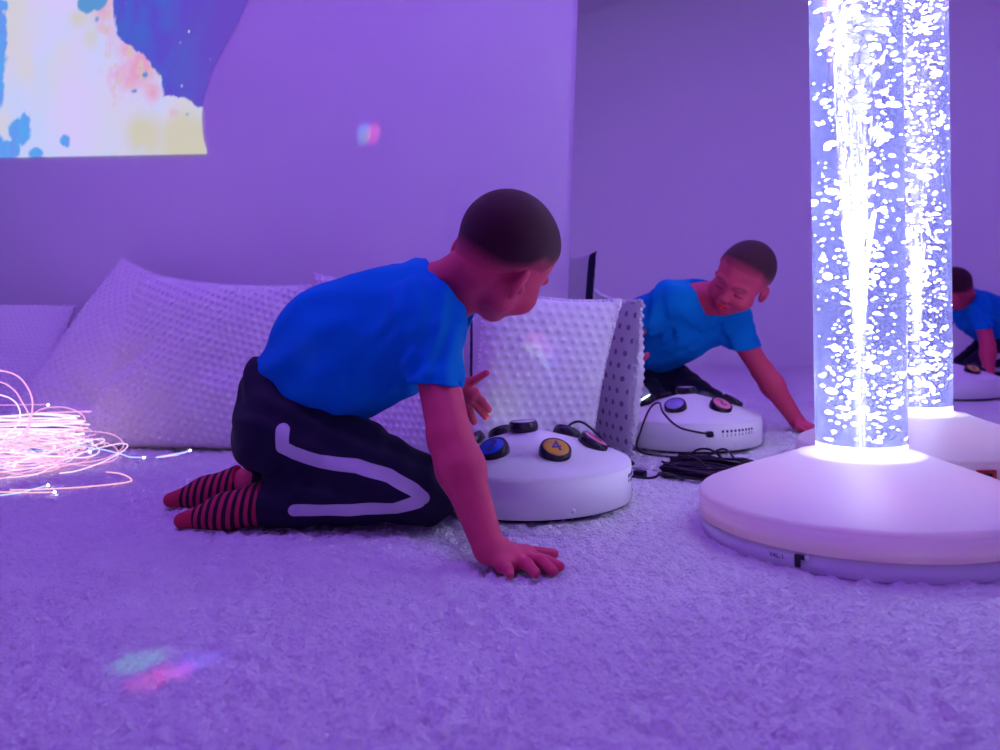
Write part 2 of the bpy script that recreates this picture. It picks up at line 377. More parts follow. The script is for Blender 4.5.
# trousers
f = Field((-.52, 1.17, -.002), (-.04, 1.54, .31), .0022)
f.cone(SPINE[0], (-.385, 1.375, .225), .09, .078, k=.03)
f.cone((-.38, 1.34, .155), (-.38, 1.42, .155), .088, .088, k=.03)
f.cone(HIP_R, KN_R, .078, .052, k=.03); f.cone(HIP_L, KN_L, .078, .054, k=.03)
f.cone(KN_R, (-.40, 1.291, .046), .05, .043, k=.014); f.cone(KN_L, (-.455, 1.445, .05), .052, .043, k=.014)
X, Y, Z = f.coords()
f.f += (.0022*np.sin(2*PI*(X*10+Z*16+.4*np.sin(Y*40)))+.0015*np.sin(2*PI*(X*19-Z*9+Y*8))).astype(np.float32)
f.f = np.maximum(f.f, (-Z+.0015).astype(np.float32)+0*f.f)
f.plane_cut((-.405, 1.291, .045), (-1, 0, .12), .058); f.plane_cut((-.463, 1.447, .05), (-1, 0, .1), .058)
f.f = np.maximum(f.f, ((X-hemA[0])*(-nH[0])+(Z-hemA[2])*(-nH[2])-.028).astype(np.float32)+0*f.f)
v, q = f.mesh()
def px_of(v):
    Q = v-EYE; d = Q@FW; return np.stack([PX+F_PX*(Q@RT)/d, PY-F_PX*(Q@UP)/d], 1)
def seam_dist(v, poly, Y):
    P = np.array([at(x, y, Y)[[0, 2]] for x, y in poly]); X2 = v[:, [0, 2]]; best = np.full(len(v), 9.)
    for a, b in zip(P[:-1], P[1:]):
        d = b-a; t = np.clip(((X2-a)@d)/(d@d), 0, 1); best = np.minimum(best, np.linalg.norm(X2-a-t[:, None]*d, axis=1))
    return best
s1 = np.minimum(.0108-seam_dist(v, [(281, 431), (281, 448), (292, 454), (319, 462), (357, 466), (390, 475), (415, 488), (424, 495)], 1.235),
                np.where(v[:, 1] < KN_R[1], 1, -1))
s2 = np.minimum(.0098-seam_dist(v, [(420, 499), (396, 507), (348, 510), (293, 512)], 1.235), np.where(v[:, 1] < KN_R[1]+.01, 1, -1))
def vnorm(v, q):
    n = np.zeros_like(v); c = np.cross(v[q[:, 2]]-v[q[:, 0]], v[q[:, 3]]-v[q[:, 1]])
    for k in range(4): np.add.at(n, q[:, k], c)
    return n/(np.linalg.norm(n, axis=1, keepdims=True)+1e-12)
far = np.minimum(.0115-np.abs(v[:, 2]-np.interp(v[:, 0], [-.42, -.36, -.28, -.2, -.12], [.20, .16, .14, .115, .085])), np.where(v[:, 1] > KN_L[1]+.02, 1, -1))
mesh_obj('trousers', v, q, TROUSERS, boy, attrs={'stripe': np.maximum(np.maximum(s1, s2), far)})

# socks
for an, to, x0 in ((np.array([-.40, 1.292, .045]), TOE_R, -.40), (np.array([-.495, 1.449, .043]), TOE_L, -.497)):
    f = Field(np.minimum(an, to)-.06, np.maximum(an, to)+.06, .002)
    mid = an+(to-an)*.5; mid[2] -= .002; f.cone(an+np.array([.02, 0, .003]), mid, .041, .0275, k=.02); f.cone(mid, to, .0275, .0135, k=.02)
    X, Y, Z = f.coords(); f.f = np.maximum(f.f, (-Z+.001).astype(np.float32)+0*f.f); f.f = np.maximum(f.f, (X-x0+.15*(Z-.04)).astype(np.float32)+0*f.f)
    v, q = f.mesh(); d = to-an; s = (an[0]-v[:, 0])+.12*(v[:, 2]-.03)
    band = np.sin(2*PI*s/.0145); band = np.where(v[:, 0] < to[0]+.022, -1, band)
    mesh_obj('sock', v, q, SOCK, boy, attrs={'band': band})
#PART3
# ------------------------------------------------------------------ room shell
def slab(name, pts, mat, kind='structure'):
    o = mesh_obj(name, pts[0], pts[1], mat, smooth=False); o['kind'] = kind; return o
S0, S1, Q0, ZC = -4.5, 1.9, -1.95, 2.6; QW = MC+.006
def room_box(name, s0, s1, q0, q1, z0, z1, mat):
    mb = MB(); c = room((s0+s1)/2, (q0+q1)/2, (z0+z1)/2); mb.box(c, ((s1-s0)/2, (q1-q0)/2, (z1-z0)/2), (TAN, NRM, np.array([0, 0, 1.])))
    o = mb.build(name, mat, smooth=False); o['kind'] = 'structure'; return o
room_box('wall_back', S0-.1, S1+.1, QW, QW+.1, -.05, ZC+.1, WHITE_WALL)
room_box('wall_front', S0-.1, S1+.1, Q0-.1, Q0, -.05, ZC+.1, WHITE_WALL)
room_box('wall_left', S0-.1, S0, Q0, QW, -.05, ZC+.1, WHITE_WALL)
room_box('wall_right', S1, S1+.1, Q0, QW, -.05, ZC+.1, WHITE_WALL)
room_box('ceiling', S0-.1, S1+.1, Q0-.1, QW+.1, ZC, ZC+.1, WHITE_WALL)
# carpet with real pile height where the photo shows it
sg = np.concatenate([np.linspace(S0, -2.45, 12)[:-1], np.arange(-2.45, .95, .0045), np.linspace(.95, S1, 8)[1:]])
qg = np.concatenate([np.linspace(Q0, .05, 14)[:-1], np.arange(.05, QW, .0045), [QW]])
ns, nq = len(sg), len(qg)
def blur(a, k):
    for ax_ in (0, 1):
        c = np.cumsum(np.pad(a, [(k+1, k) if i == ax_ else (0, 0) for i in (0, 1)], mode='edge'), axis=ax_)
        a = (np.take(c, range(2*k+1, c.shape[ax_]), ax_)-np.take(c, range(0, c.shape[ax_]-2*k-1), ax_))/(2*k+1)
    return a
n0 = rng.standard_normal((ns, nq)); z = .0016*n0+.006*blur(n0, 1)+.005*blur(rng.standard_normal((ns, nq)), 4)+.03*blur(rng.standard_normal((ns, nq)), 14)
fade = ((sg > -2.44) & (sg < .94)).astype(float)[:, None]*((qg > .06).astype(float))[None, :]
z = np.clip(z*fade, -.006, .006)-.002
V = sg[:, None, None]*TAN+qg[None, :, None]*NRM; V = np.broadcast_to(V, (ns, nq, 3)).copy(); V[..., 2] = z
ii = np.arange(ns*nq).reshape(ns, nq); Fq = np.stack([ii[:-1, :-1], ii[:-1, 1:], ii[1:, 1:], ii[1:, :-1]], -1).reshape(-1, 4)[:, ::-1]
fl = mesh_obj('floor', V.reshape(-1, 3), Fq, CARPET); fl['kind'] = 'structure'

# mirror: a thin acrylic sheet fixed to the back wall, its left edge a little out of plumb
a0 = on_wall(567, 330); a1 = on_wall(578, 0)
sl0 = a0@TAN+(a0@TAN-a1@TAN)*(a0[2])/(a1[2]-a0[2])*1.0; sl1 = a1@TAN+(a1@TAN-a0@TAN)*(2.0-a1[2])/(a1[2]-a0[2])
mv = [room(s, qq, zz) for qq in (MC, MC+.005) for s, zz in ((sl0, 0.0), (1.85, 0.0), (1.85, 2.0), (sl1, 2.0))]
mir = mesh_obj('wall_mirror', mv, [(0, 1, 2, 3), (7, 6, 5, 4), (0, 4, 5, 1), (1, 5, 6, 2), (2, 6, 7, 3), (3, 7, 4, 0)], MIRROR, smooth=False)
tag(mir, 'large frameless wall mirror behind the bubble column, reflecting the kneeling boy', 'mirror')

# projected picture on the wall: projector light put into a thin glowing panel
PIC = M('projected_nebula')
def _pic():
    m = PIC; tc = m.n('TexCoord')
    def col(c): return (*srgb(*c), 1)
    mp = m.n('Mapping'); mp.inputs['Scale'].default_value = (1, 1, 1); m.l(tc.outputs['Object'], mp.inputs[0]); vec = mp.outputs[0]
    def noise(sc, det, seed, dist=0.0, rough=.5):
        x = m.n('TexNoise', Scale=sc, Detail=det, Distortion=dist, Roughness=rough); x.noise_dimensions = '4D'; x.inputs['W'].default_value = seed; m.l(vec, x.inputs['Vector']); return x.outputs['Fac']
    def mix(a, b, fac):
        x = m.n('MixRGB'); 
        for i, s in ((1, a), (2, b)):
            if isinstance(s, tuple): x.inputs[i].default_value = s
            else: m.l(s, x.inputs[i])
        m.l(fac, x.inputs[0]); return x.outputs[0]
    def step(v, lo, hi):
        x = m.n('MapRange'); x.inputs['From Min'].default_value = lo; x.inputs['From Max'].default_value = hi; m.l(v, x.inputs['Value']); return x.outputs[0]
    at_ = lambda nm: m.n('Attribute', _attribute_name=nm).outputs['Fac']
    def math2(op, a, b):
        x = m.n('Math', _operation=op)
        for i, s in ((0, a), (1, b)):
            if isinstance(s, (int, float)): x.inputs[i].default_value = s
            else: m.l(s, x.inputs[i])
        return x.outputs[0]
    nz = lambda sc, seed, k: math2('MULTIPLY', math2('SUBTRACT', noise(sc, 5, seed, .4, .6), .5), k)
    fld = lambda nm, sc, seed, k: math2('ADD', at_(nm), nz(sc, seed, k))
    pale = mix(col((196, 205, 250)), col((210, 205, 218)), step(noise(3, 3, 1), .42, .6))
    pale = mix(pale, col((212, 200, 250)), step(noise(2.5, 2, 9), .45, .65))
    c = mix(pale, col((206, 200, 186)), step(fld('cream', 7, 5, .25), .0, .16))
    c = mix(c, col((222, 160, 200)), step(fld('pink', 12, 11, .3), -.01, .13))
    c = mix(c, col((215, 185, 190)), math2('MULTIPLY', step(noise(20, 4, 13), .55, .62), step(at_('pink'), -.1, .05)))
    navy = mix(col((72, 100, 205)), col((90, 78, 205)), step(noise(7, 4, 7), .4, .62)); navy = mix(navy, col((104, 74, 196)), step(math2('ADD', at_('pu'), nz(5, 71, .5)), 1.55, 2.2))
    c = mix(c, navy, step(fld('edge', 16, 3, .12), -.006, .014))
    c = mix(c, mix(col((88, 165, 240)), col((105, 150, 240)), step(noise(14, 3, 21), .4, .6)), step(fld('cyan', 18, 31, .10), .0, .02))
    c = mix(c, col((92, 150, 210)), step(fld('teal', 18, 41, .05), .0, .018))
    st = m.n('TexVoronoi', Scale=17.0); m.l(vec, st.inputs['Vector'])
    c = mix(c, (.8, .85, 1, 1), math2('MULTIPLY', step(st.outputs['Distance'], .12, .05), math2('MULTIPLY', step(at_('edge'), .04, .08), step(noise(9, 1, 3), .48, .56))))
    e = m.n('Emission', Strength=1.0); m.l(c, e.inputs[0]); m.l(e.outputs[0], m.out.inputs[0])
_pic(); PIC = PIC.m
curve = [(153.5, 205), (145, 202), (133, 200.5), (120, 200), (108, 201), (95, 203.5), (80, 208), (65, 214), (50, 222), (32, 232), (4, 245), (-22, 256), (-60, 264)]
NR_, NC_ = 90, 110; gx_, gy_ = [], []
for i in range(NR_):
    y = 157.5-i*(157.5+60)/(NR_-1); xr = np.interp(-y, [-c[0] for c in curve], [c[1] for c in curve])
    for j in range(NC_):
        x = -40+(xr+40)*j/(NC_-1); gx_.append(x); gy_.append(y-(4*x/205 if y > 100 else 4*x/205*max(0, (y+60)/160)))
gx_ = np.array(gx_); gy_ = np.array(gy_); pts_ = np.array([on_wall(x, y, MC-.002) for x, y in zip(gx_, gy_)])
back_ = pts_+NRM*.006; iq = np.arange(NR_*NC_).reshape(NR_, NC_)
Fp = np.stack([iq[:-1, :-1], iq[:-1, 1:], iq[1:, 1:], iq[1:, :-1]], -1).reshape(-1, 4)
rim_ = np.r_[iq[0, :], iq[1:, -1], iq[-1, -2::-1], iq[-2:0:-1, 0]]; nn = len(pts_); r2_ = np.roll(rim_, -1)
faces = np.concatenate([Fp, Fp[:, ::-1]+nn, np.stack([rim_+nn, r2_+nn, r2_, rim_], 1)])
def dseg(P, poly):
    best = np.full(len(P), 1e9); poly = np.array(poly, float)
    for a_, b_ in zip(poly[:-1], poly[1:]):
        d_ = b_-a_; t_ = np.clip(((P-a_)@d_)/(d_@d_), 0, 1); best = np.minimum(best, np.linalg.norm(P-a_-t_[:, None]*d_, axis=1))
    return best
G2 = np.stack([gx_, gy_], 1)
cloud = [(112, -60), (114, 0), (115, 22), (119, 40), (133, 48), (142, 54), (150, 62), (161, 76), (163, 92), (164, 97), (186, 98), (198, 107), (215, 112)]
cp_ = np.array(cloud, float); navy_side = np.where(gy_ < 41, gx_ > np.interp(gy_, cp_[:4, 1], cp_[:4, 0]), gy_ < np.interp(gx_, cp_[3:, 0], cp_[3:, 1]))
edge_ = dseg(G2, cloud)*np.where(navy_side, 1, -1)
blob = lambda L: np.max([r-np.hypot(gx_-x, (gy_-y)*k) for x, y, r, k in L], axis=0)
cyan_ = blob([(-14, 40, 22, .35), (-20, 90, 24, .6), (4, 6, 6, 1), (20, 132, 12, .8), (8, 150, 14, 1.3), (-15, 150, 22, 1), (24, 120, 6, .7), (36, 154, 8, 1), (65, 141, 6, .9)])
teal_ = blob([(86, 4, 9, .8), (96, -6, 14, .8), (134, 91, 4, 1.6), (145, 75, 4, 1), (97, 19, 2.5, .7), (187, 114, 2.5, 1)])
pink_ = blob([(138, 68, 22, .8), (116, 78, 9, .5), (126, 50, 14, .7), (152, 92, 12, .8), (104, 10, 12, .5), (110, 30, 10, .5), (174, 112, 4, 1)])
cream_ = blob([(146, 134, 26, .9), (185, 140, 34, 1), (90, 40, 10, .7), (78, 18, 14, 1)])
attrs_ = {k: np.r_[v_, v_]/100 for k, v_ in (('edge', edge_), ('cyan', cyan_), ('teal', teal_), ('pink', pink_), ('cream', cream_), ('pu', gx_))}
pic = mesh_obj('projected_picture_panel', np.concatenate([pts_, back_]), faces, PIC, smooth=False, attrs=attrs_)
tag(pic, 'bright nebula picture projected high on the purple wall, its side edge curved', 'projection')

# ------------------------------------------------------------------ bubble column
BX, BY = 1.6113*H, 3.5547*H; TR_, BR_, ZR, ZT, FR = .1945*H, .7173*H, .1885*H, .3540*H, .2744*H
col_ = empty('bubble_column', (BX, BY, 0), 'tall lit bubble column full of white bubbles on a broad white cone base', 'bubble lamp')
mb = MB(); mb.lathe([(0, -.003), (BR_-.003, -.003), (BR_-.0015, -.001), (BR_-.0015, .020), (BR_-.012, .0235), (0, .0235)], (BX, BY, 0), 128); mb.build('plinth', PLASTIC_B, col_)
GLOWPL = M('translucent_white_plastic')
_d = GLOWPL.n('BsdfPrincipled', Roughness=.4); _d.inputs['Base Color'].default_value = (.80, .78, .80, 1); _t = GLOWPL.n('BsdfTranslucent'); _t.inputs[0].default_value = (.8, .7, .75, 1)
_x = GLOWPL.n('MixShader', Fac=.22); GLOWPL.l(_d.outputs[0], _x.inputs[1]); GLOWPL.l(_t.outputs[0], _x.inputs[2]); GLOWPL.l(_x.outputs[0], GLOWPL.out.inputs[0]); GLOWPL = GLOWPL.m
for k in range(6):                                     # the pink lamps inside the hollow base
    l = bpy.data.lights.new('base_lamp', 'POINT'); l.color = (1.0, .22, .50); l.energy = .05; l.shadow_soft_size = .012
    o = bpy.data.objects.new('base_lamp', l); COL.objects.link(o); o.location = (BX+.150*math.cos(k*PI/3+.3), BY+.150*math.sin(k*PI/3+.3), .050)
prof = [(BR_-.012, .0235), (BR_, .0235), (BR_, ZR-.010)]
for i in range(7):
    a = i/6*1.15; prof.append((BR_-.010+.010*math.cos(a), ZR-.010+.010*math.sin(a)))
prof += [(BR_-.05, ZR+(.05/(BR_-FR))*(ZT-ZR)*.93), (FR+.006, ZT-.0035), (FR+.001, ZT-.0008), (FR-.004, ZT), (TR_-.012, ZT), (TR_-.012, .03)]
mb = MB(); mb.lathe(prof, (BX, BY, 0), 160); base = mb.build('base', GLOWPL, col_)
LED = emit('white_led_glow', (.80, .82, 1.0), 4.5)
mb = MB(); mb.lathe([(0, ZT-.004), (TR_+.0022, ZT-.004), (TR_+.0022, ZT+.004), (TR_-.001, ZT+.0045), (TR_-.001, ZT+.018), (0, ZT+.018)], (BX, BY, 0), 96); mb.build('light_ring', LED, col_, True)
WATER = M('water_in_acrylic_tube'); _gl = WATER.n('BsdfGlass', Roughness=0.0, IOR=1.36); _gl.inputs[0].default_value = (.93, .93, 1, 1)
_tl = WATER.n('BsdfTranslucent'); _tl.inputs[0].default_value = (.52, .56, 1, 1)
_tp = WATER.n('BsdfTransparent'); _tp.inputs[0].default_value = (.93, .93, 1, 1)
_mx = WATER.n('MixShader', Fac=.20); WATER.l(_gl.outputs[0], _mx.inputs[1]); WATER.l(_tl.outputs[0], _mx.inputs[2]); WATER.l(_mx.outputs[0], WATER.out.inputs[0]); WATER = WATER.m
TOP = 2.05
mb = MB(); mb.lathe([(0, ZT+.0185), (TR_, ZT+.0185), (TR_, TOP), (0, TOP)], (BX, BY, 0), 128); tube = mb.build('acrylic_tube', WATER, col_)
for p in tube.data.polygons: p.use_smooth = abs(p.normal.z) < .5
mb = MB(); mb.lathe([(0, TOP), (TR_+.004, TOP), (TR_+.004, TOP+.03), (0, TOP+.03)], (BX, BY, 0), 64); mb.build('cap', PLASTIC, col_)
BUB = emit('emissive_bubble', (.74, .80, 1.0), 22.0)  # bubbles emit: the LED light they scatter is put into their colour
ico_v = []; ico_f = []
def ball(n=6, m=8):
    v = [(0, 0, 1)]; f_ = []
    for i in range(1, n):
        for j in range(m):
            a = PI*i/n; b = 2*PI*j/m; v.append((math.sin(a)*math.cos(b), math.sin(a)*math.sin(b), math.cos(a)))
    v.append((0, 0, -1)); 
    for j in range(m): f_.append((0, 1+j, 1+(j+1) % m))
    for i in range(n-2):
        for j in range(m): a = 1+i*m+j; b = 1+i*m+(j+1) % m; f_.append((a, a+m, b+m, b))
    k = len(v)-1
    for j in range(m): f_.append((k, k-m+(j+1) % m, k-m+j))
    return v, f_
bv, bf = ball(); bv = np.array(bv); mb = MB()
z = ZT+.036; cl = 0
while z < TOP-.04:
    z += rng.exponential(.00078)
    cl = .93*cl+rng.normal(0, .5)
    r = (TR_-.008)*math.sqrt(rng.random())*(.55+.45*rng.random()); a = rng.random()*2*PI
    s = min(.0062, .0008+rng.exponential(.0010)*(1.5 if cl > .4 else .8))
    sc = np.array([s*rng.uniform(.9, 1.35), s*rng.uniform(.9, 1.35), s*rng.uniform(.55, .85)])
    t = rng.uniform(-.35, .35); rot = np.array([[math.cos(t), 0, -math.sin(t)], [0, 1, 0], [math.sin(t), 0, math.cos(t)]])
    mb.add((bv*sc)@rot.T+np.array([BX+r*math.cos(a), BY+r*math.sin(a), z]), bf)
o = mb.build('bubbles', BUB, col_); o['kind'] = 'stuff'
# little label, black latch and screw low on the base
def on_base(px_, z, dr=.0):
    d = ray(px_, 500); lo, hi = .3, 2.0
    best = None
    A = d[0]**2+d[1]**2; B_ = -2*(d[0]*BX+d[1]*BY); C_ = BX*BX+BY*BY-(BR_+dr)**2; t = (-B_-math.sqrt(max(0, B_*B_-4*A*C_)))/(2*A)
    p = EYE+d*t; nrm = np.array([p[0]-BX, p[1]-BY, 0])/(BR_+dr); return np.array([p[0], p[1], z]), nrm
def text_mesh(body, size, origin, ex, ey, mat, name, parent, depth=.0006, align='CENTER'):
    cu = bpy.data.curves.new(name, 'FONT'); cu.body = body; cu.size = size; cu.align_x = align; cu.align_y = 'CENTER'; cu.extrude = depth/2; cu.offset = 0
    t = bpy.data.objects.new(name+'_src', cu); COL.objects.link(t); dg = bpy.context.evaluated_depsgraph_get(); dg.update()
    me = bpy.data.meshes.new_from_object(t.evaluated_get(dg)); ez = np.cross(ex, ey); pw = np.array(parent_world(parent)) if parent else 0
    for vv in me.vertices:
        c = vv.co; vv.co = Vector(np.array(origin)+c.x*np.array(ex)+c.y*np.array(ey)+c.z*ez-pw)
    bpy.data.objects.remove(t)
    if size > .03:                                     # bolder: thicken the strokes
        V0 = np.array([tuple(vv.co) for vv in me.vertices]); F0 = [list(pl_.vertices) for pl_ in me.polygons]; VV = []; FF = []
        for k, (sx, sy) in enumerate(((-1, -1), (1, -1), (-1, 1), (1, 1))):
            VV.append(V0+.00045*(sx*np.array(ex)+sy*np.array(ey))+ez*.00005*k); FF += [[i_+k*len(V0) for i_ in f_] for f_ in F0]
        me = bpy.data.meshes.new(name); me.from_pydata(np.concatenate(VV).tolist(), [], FF)
    me.materials.clear(); me.materials.append(mat)
    o = bpy.data.objects.new(name, me); COL.objects.link(o)
    if parent: o.parent = parent
    return o
p, nr = on_base(776, .0125, .0005); ex = np.array([-nr[1], nr[0], 0]); ez_ = np.array([0, 0, 1.])
LABEL = principled('label_film', (.70, .66, .78), .5).m
mb = MB(); 
for k in range(10):
    pp, n2 = on_base(762+k*3.2, .0125, -.0004); e2 = np.array([-n2[1], n2[0], 0]); mb.box(pp, (.0032, .0006, .0055), (e2, n2, ez_))
lb = mb.build('label_plate', LABEL, col_, False)
text_mesh('VAL-1', .0085, p+nr*.0008, ex, ez_, INK, 'label_text', lb)
p, nr = on_base(799, .014, .001); ex = np.array([-nr[1], nr[0], 0])
mb = MB(); mb.box(p-ex*.003+np.array([0, 0, -.002]), (.0035, .0016, .0085), (ex, nr, ez_)); mb.box(p+ex*.004+np.array([0, 0, .0035]), (.005, .0016, .003), (ex, nr, ez_)); lt = mb.build('latch', BLACK, col_, False)
mb = MB(); c_ = p+ex*.010+np.array([0, 0, .004])
ring = lambda r, d: [c_+nr*d+r*(math.cos(a)*ex+math.sin(a)*ez_) for a in np.linspace(0, 2*PI, 17)[:-1]]
vv = ring(.0042, -.002)+ring(.0042, .0012)+ring(.003, .002); ff = [(i, (i+1) % 16, 16+(i+1) % 16, 16+i) for i in range(16)]+[(16+i, 16+(i+1) % 16, 32+(i+1) % 16, 32+i) for i in range(16)]+[tuple(range(32, 48))]
mb.add(vv, ff); mb.build('screw', METAL, col_)
# red socket on the back of the base (seen in the mirror) with its lead
fa = math.radians(20); n_ = np.array([math.cos(fa), math.sin(fa), 0]); e_ = np.array([-n_[1], n_[0], 0]); c_ = np.array([BX, BY, .034])+n_*(BR_+.003)
mb = MB(); mb.box(c_, (.016, .005, .012), (e_, n_, ez_)); so = mb.build('power_socket', RED, col_, False); so['label'] = 'red power socket'
mb = MB(); mb.box(c_+n_*.0055, (.007, .002, .006), (e_, n_, ez_)); mb.build('switch', BLACK, so, False)

# ------------------------------------------------------------------ button console
CX, CY, CR_, CH, CT = .044, 1.459, .186, .0793, .137
con = empty('button_console', (CX, CY, 0), 'low round white console with coloured number buttons beside the kneeling boy', 'console')
def cone_z(r): return CH+(CT-CH)*(1-r/(CR_-.004))**.85
mb = MB(); mb.lathe([(0, .0005), (CR_-.02, .0005), (CR_-.02, .009), (0, .009)], (CX, CY, 0), 96); mb.build('foot_ring', RUBBER, con)
prof = [(0, .008), (CR_-.002, .008), (CR_, .010), (CR_, CH-.009)]
for i in range(6): a = i/5*1.25; prof.append((CR_-.009+.009*math.cos(a), CH-.009+.009*math.sin(a)))
for r in np.linspace(CR_-.014, .0, 14): prof.append((r, cone_z(r+.004)))
mb = MB(); mb.lathe(prof, (CX, CY, 0), 128); mb.build('housing', PLASTIC, con)
BCOL = {'blue': principled('blue_button_lens', (.02, .10, .75), .25).m, 'yellow': principled('yellow_button_lens', (.70, .34, .03), .25).m,
        'pink': principled('pink_button_lens', (.75, .16, .30), .25).m, 'violet': principled('violet_button_lens', (.22, .16, .50), .25).m,
        'lit': emit('lit_white_button_lens', (.75, 1.0, .80), 4.0), 'white': principled('clear_button_lens', (.55, .50, .62), .2).m}
def button(ang, r, colr, num=None, R=.028, tilt=True):
    a = math.radians(ang); er = np.array([math.cos(a), math.sin(a), 0]); et = np.array([-er[1], er[0], 0])
    c = np.array([CX, CY, 0])+er*r; c[2] = cone_z(r)-(.004 if tilt else .004)
    sl = .54 if tilt else .03
    nz_ = np.array([er[0]*math.sin(sl), er[1]*math.sin(sl), math.cos(sl)]); e1 = np.cross(et, nz_)
    def lathe(prof, n=40):
        m_ = MB(); m_.lathe(prof, (0, 0, 0), n); m_.v = [list(c+v_[0]*e1+v_[1]*et+v_[2]*nz_) for v_ in m_.v]; return m_
    b = lathe([(0, 0), (R, 0), (R+.0005, .010), (R-.001, .0165), (R-.0035, .0185), (R-.005, .0185), (R-.005, .0165), (0, .0165)]).build('button', BLACK, con)
    if colr: b['label'] = colr.replace('lit', 'glowing white')+' push button'
    ln = lathe([(0, .0166), (R-.0052, .0166), (R-.0052, .0178), (R-.008, .0190), (0, .0198)]).build('lens', BCOL[colr], b)
    if num:
        ey = e1*-1.0; ex_ = np.cross(ey, nz_)
        text_mesh(num, .036, c+nz_*.0200, ex_, ey, INK, 'numeral', b)
    return b
button(-127, .108, 'blue', '3'); button(-70, .111, 'yellow', '4'); button(-11, .113, 'pink', '5'); button(48, .108, 'violet'); button(118, .108, 'lit'); button(174, .108, 'violet')
button(180, .012, 'white', None, .027, False)
def on_con(ang, z, dr=0.0):
    a = math.radians(ang); n_ = np.array([math.cos(a), math.sin(a), 0]); return np.array([CX, CY, z])+n_*(CR_+dr), n_, np.array([-n_[1], n_[0], 0])
for k in range(9):
    p, n_, e_ = on_con(6-k*3.6, .056); mb = MB(); mb.box(p, (.0028, .0006, .0030), (e_, n_, ez_)); mb.build('port_hole', INK, con, False)
    p, n_, e_ = on_con(6-k*3.6, .046, .0002); text_mesh('123456789'[k], .010, p, e_*1.0, ez_, INK, 'port_numeral', con)
p, n_, e_ = on_con(17, .052, .006); mb = MB(); mb.box(p, (.007, .010, .0065), (e_, n_, ez_)); mb.build('power_plug', BLACK, con, False)
for ang in (-70, -5, 20):
    p, n_, e_ = on_con(ang, .020, .0); mb = MB(); mb.add(bv*.0045+p, bf); mb.build('screw_cap', PLASTIC, con)

# its black lead and coiled flex
pl, n_, e_ = on_con(17, .052, .016)
apex = np.array([.150, 1.606, .125])
path = smooth_path([pl, pl+n_*.012+np.array([-.004, 0, .002]), (.212, 1.585, .070), (.182, 1.612, .103), apex, (.124, 1.618, .108), (.116, 1.638, .058), (.145, 1.664, .012), (.23, 1.635, .008), on_floor(650, 478, .01), on_floor(664, 473, .03), on_floor(684, 480, .016)], 10)
mb = MB(); mb.tube(path, .0026, 8)
cc_ = on_floor(694, 479, .0)
for k in range(11):
    L_, W_ = .075+.010*rng.random(), .018+.006*rng.random(); dz = .005+.0022*k; sh = rng.normal(0, .004, 2); pts = []
    for a in np.linspace(0, 2*PI, 30):
        ca = math.copysign(abs(math.cos(a))**.75, math.cos(a)); pts.append(cc_+TAN*(L_*ca+.01+sh[0])+NRM*(W_*math.sin(a)-.006+sh[1])+np.array([0, 0, dz+.003*math.sin(3*a+k)]))
    mb.tube(pts, .0026, 6)
mb.tube(smooth_path([cc_-TAN*.06+np.array([0, 0, .02]), cc_-TAN*.035+np.array([0, 0, .042])-NRM*.005, cc_-TAN*.0+np.array([0, 0, .045]), cc_+TAN*.03+np.array([0, 0, .024])]), .0026, 6)
mb.tube(smooth_path([cc_+TAN*.05+np.array([0, 0, .02]), cc_+TAN*.08+np.array([0, 0, .026]), cc_+TAN*.105+np.array([0, 0, .016])]), .0026, 6)
cab = mb.build('power_cable', RUBBER); tag(cab, 'black power cable coiled on the carpet between the console and the cone base', 'cable')
pc = on_floor(640, 474, .008); mb = MB(); mb.box(pc, (.012, .008, .007), (TAN, NRM, ez_)); cab2 = mb.build('cable_connector', BLACK, None, False); tag(cab2, 'small black cable connector on the carpet next to the polka-dot pillow', 'connector')
cab2.parent = cab; del cab2['label']; del cab2['category']
#PART4
# ------------------------------------------------------------------ pillows
def fabric_two_tone(name, face, back, band=None, dots=None):
    m = M(name); b = m.n('BsdfPrincipled', Roughness=.9); m.l(b.outputs[0], m.out.inputs[0]); b.inputs['Sheen Weight'].default_value = .3; b.inputs['Specular IOR Level'].default_value = .1
    c = attr_mix(m, face, 'side', -.02, .02, back)
    if dots:
        c = attr_mix(m, None, 'dot', -.0004, .0004, dots, prev=c)
    if band: c = attr_mix(m, None, 'edge', -.003, .003, band, prev=c)
    m.l(c, b.inputs['Base Color'])
    tc = m.n('TexCoord'); nz = m.n('TexNoise', Scale=420.0, Detail=3.0); m.l(tc.outputs['Object'], nz.inputs['Vector'])
    bp = m.n('Bump', Strength=.45, Distance=.002); m.l(nz.outputs['Fac'], bp.inputs['Height']); m.l(bp.outputs[0], b.inputs['Normal'])
    return m.m
FLEECE = (.80, .77, .82)
POLKA = fabric_two_tone('minky_front_polka_dot_back', FLEECE, (.80, .78, .82), dots=(.30, .25, .36))
NAVYE = fabric_two_tone('white_fabric_navy_edge', (.78, .75, .80), (.70, .66, .74), band=(.012, .014, .05))
def vnoise(u, v, sc, seed):
    r = np.random.default_rng(seed); g = r.standard_normal((40, 40)); x = (u*.5+.5)*sc+2; y = (v*.5+.5)*sc+2
    i = np.floor(x).astype(int); j = np.floor(y).astype(int); a = x-i; b = y-j; a = a*a*(3-2*a); b = b*b*(3-2*b)
    return (g[i, j]*(1-a)+g[i+1, j]*a)*(1-b)+(g[i, j+1]*(1-a)+g[i+1, j+1]*a)*b
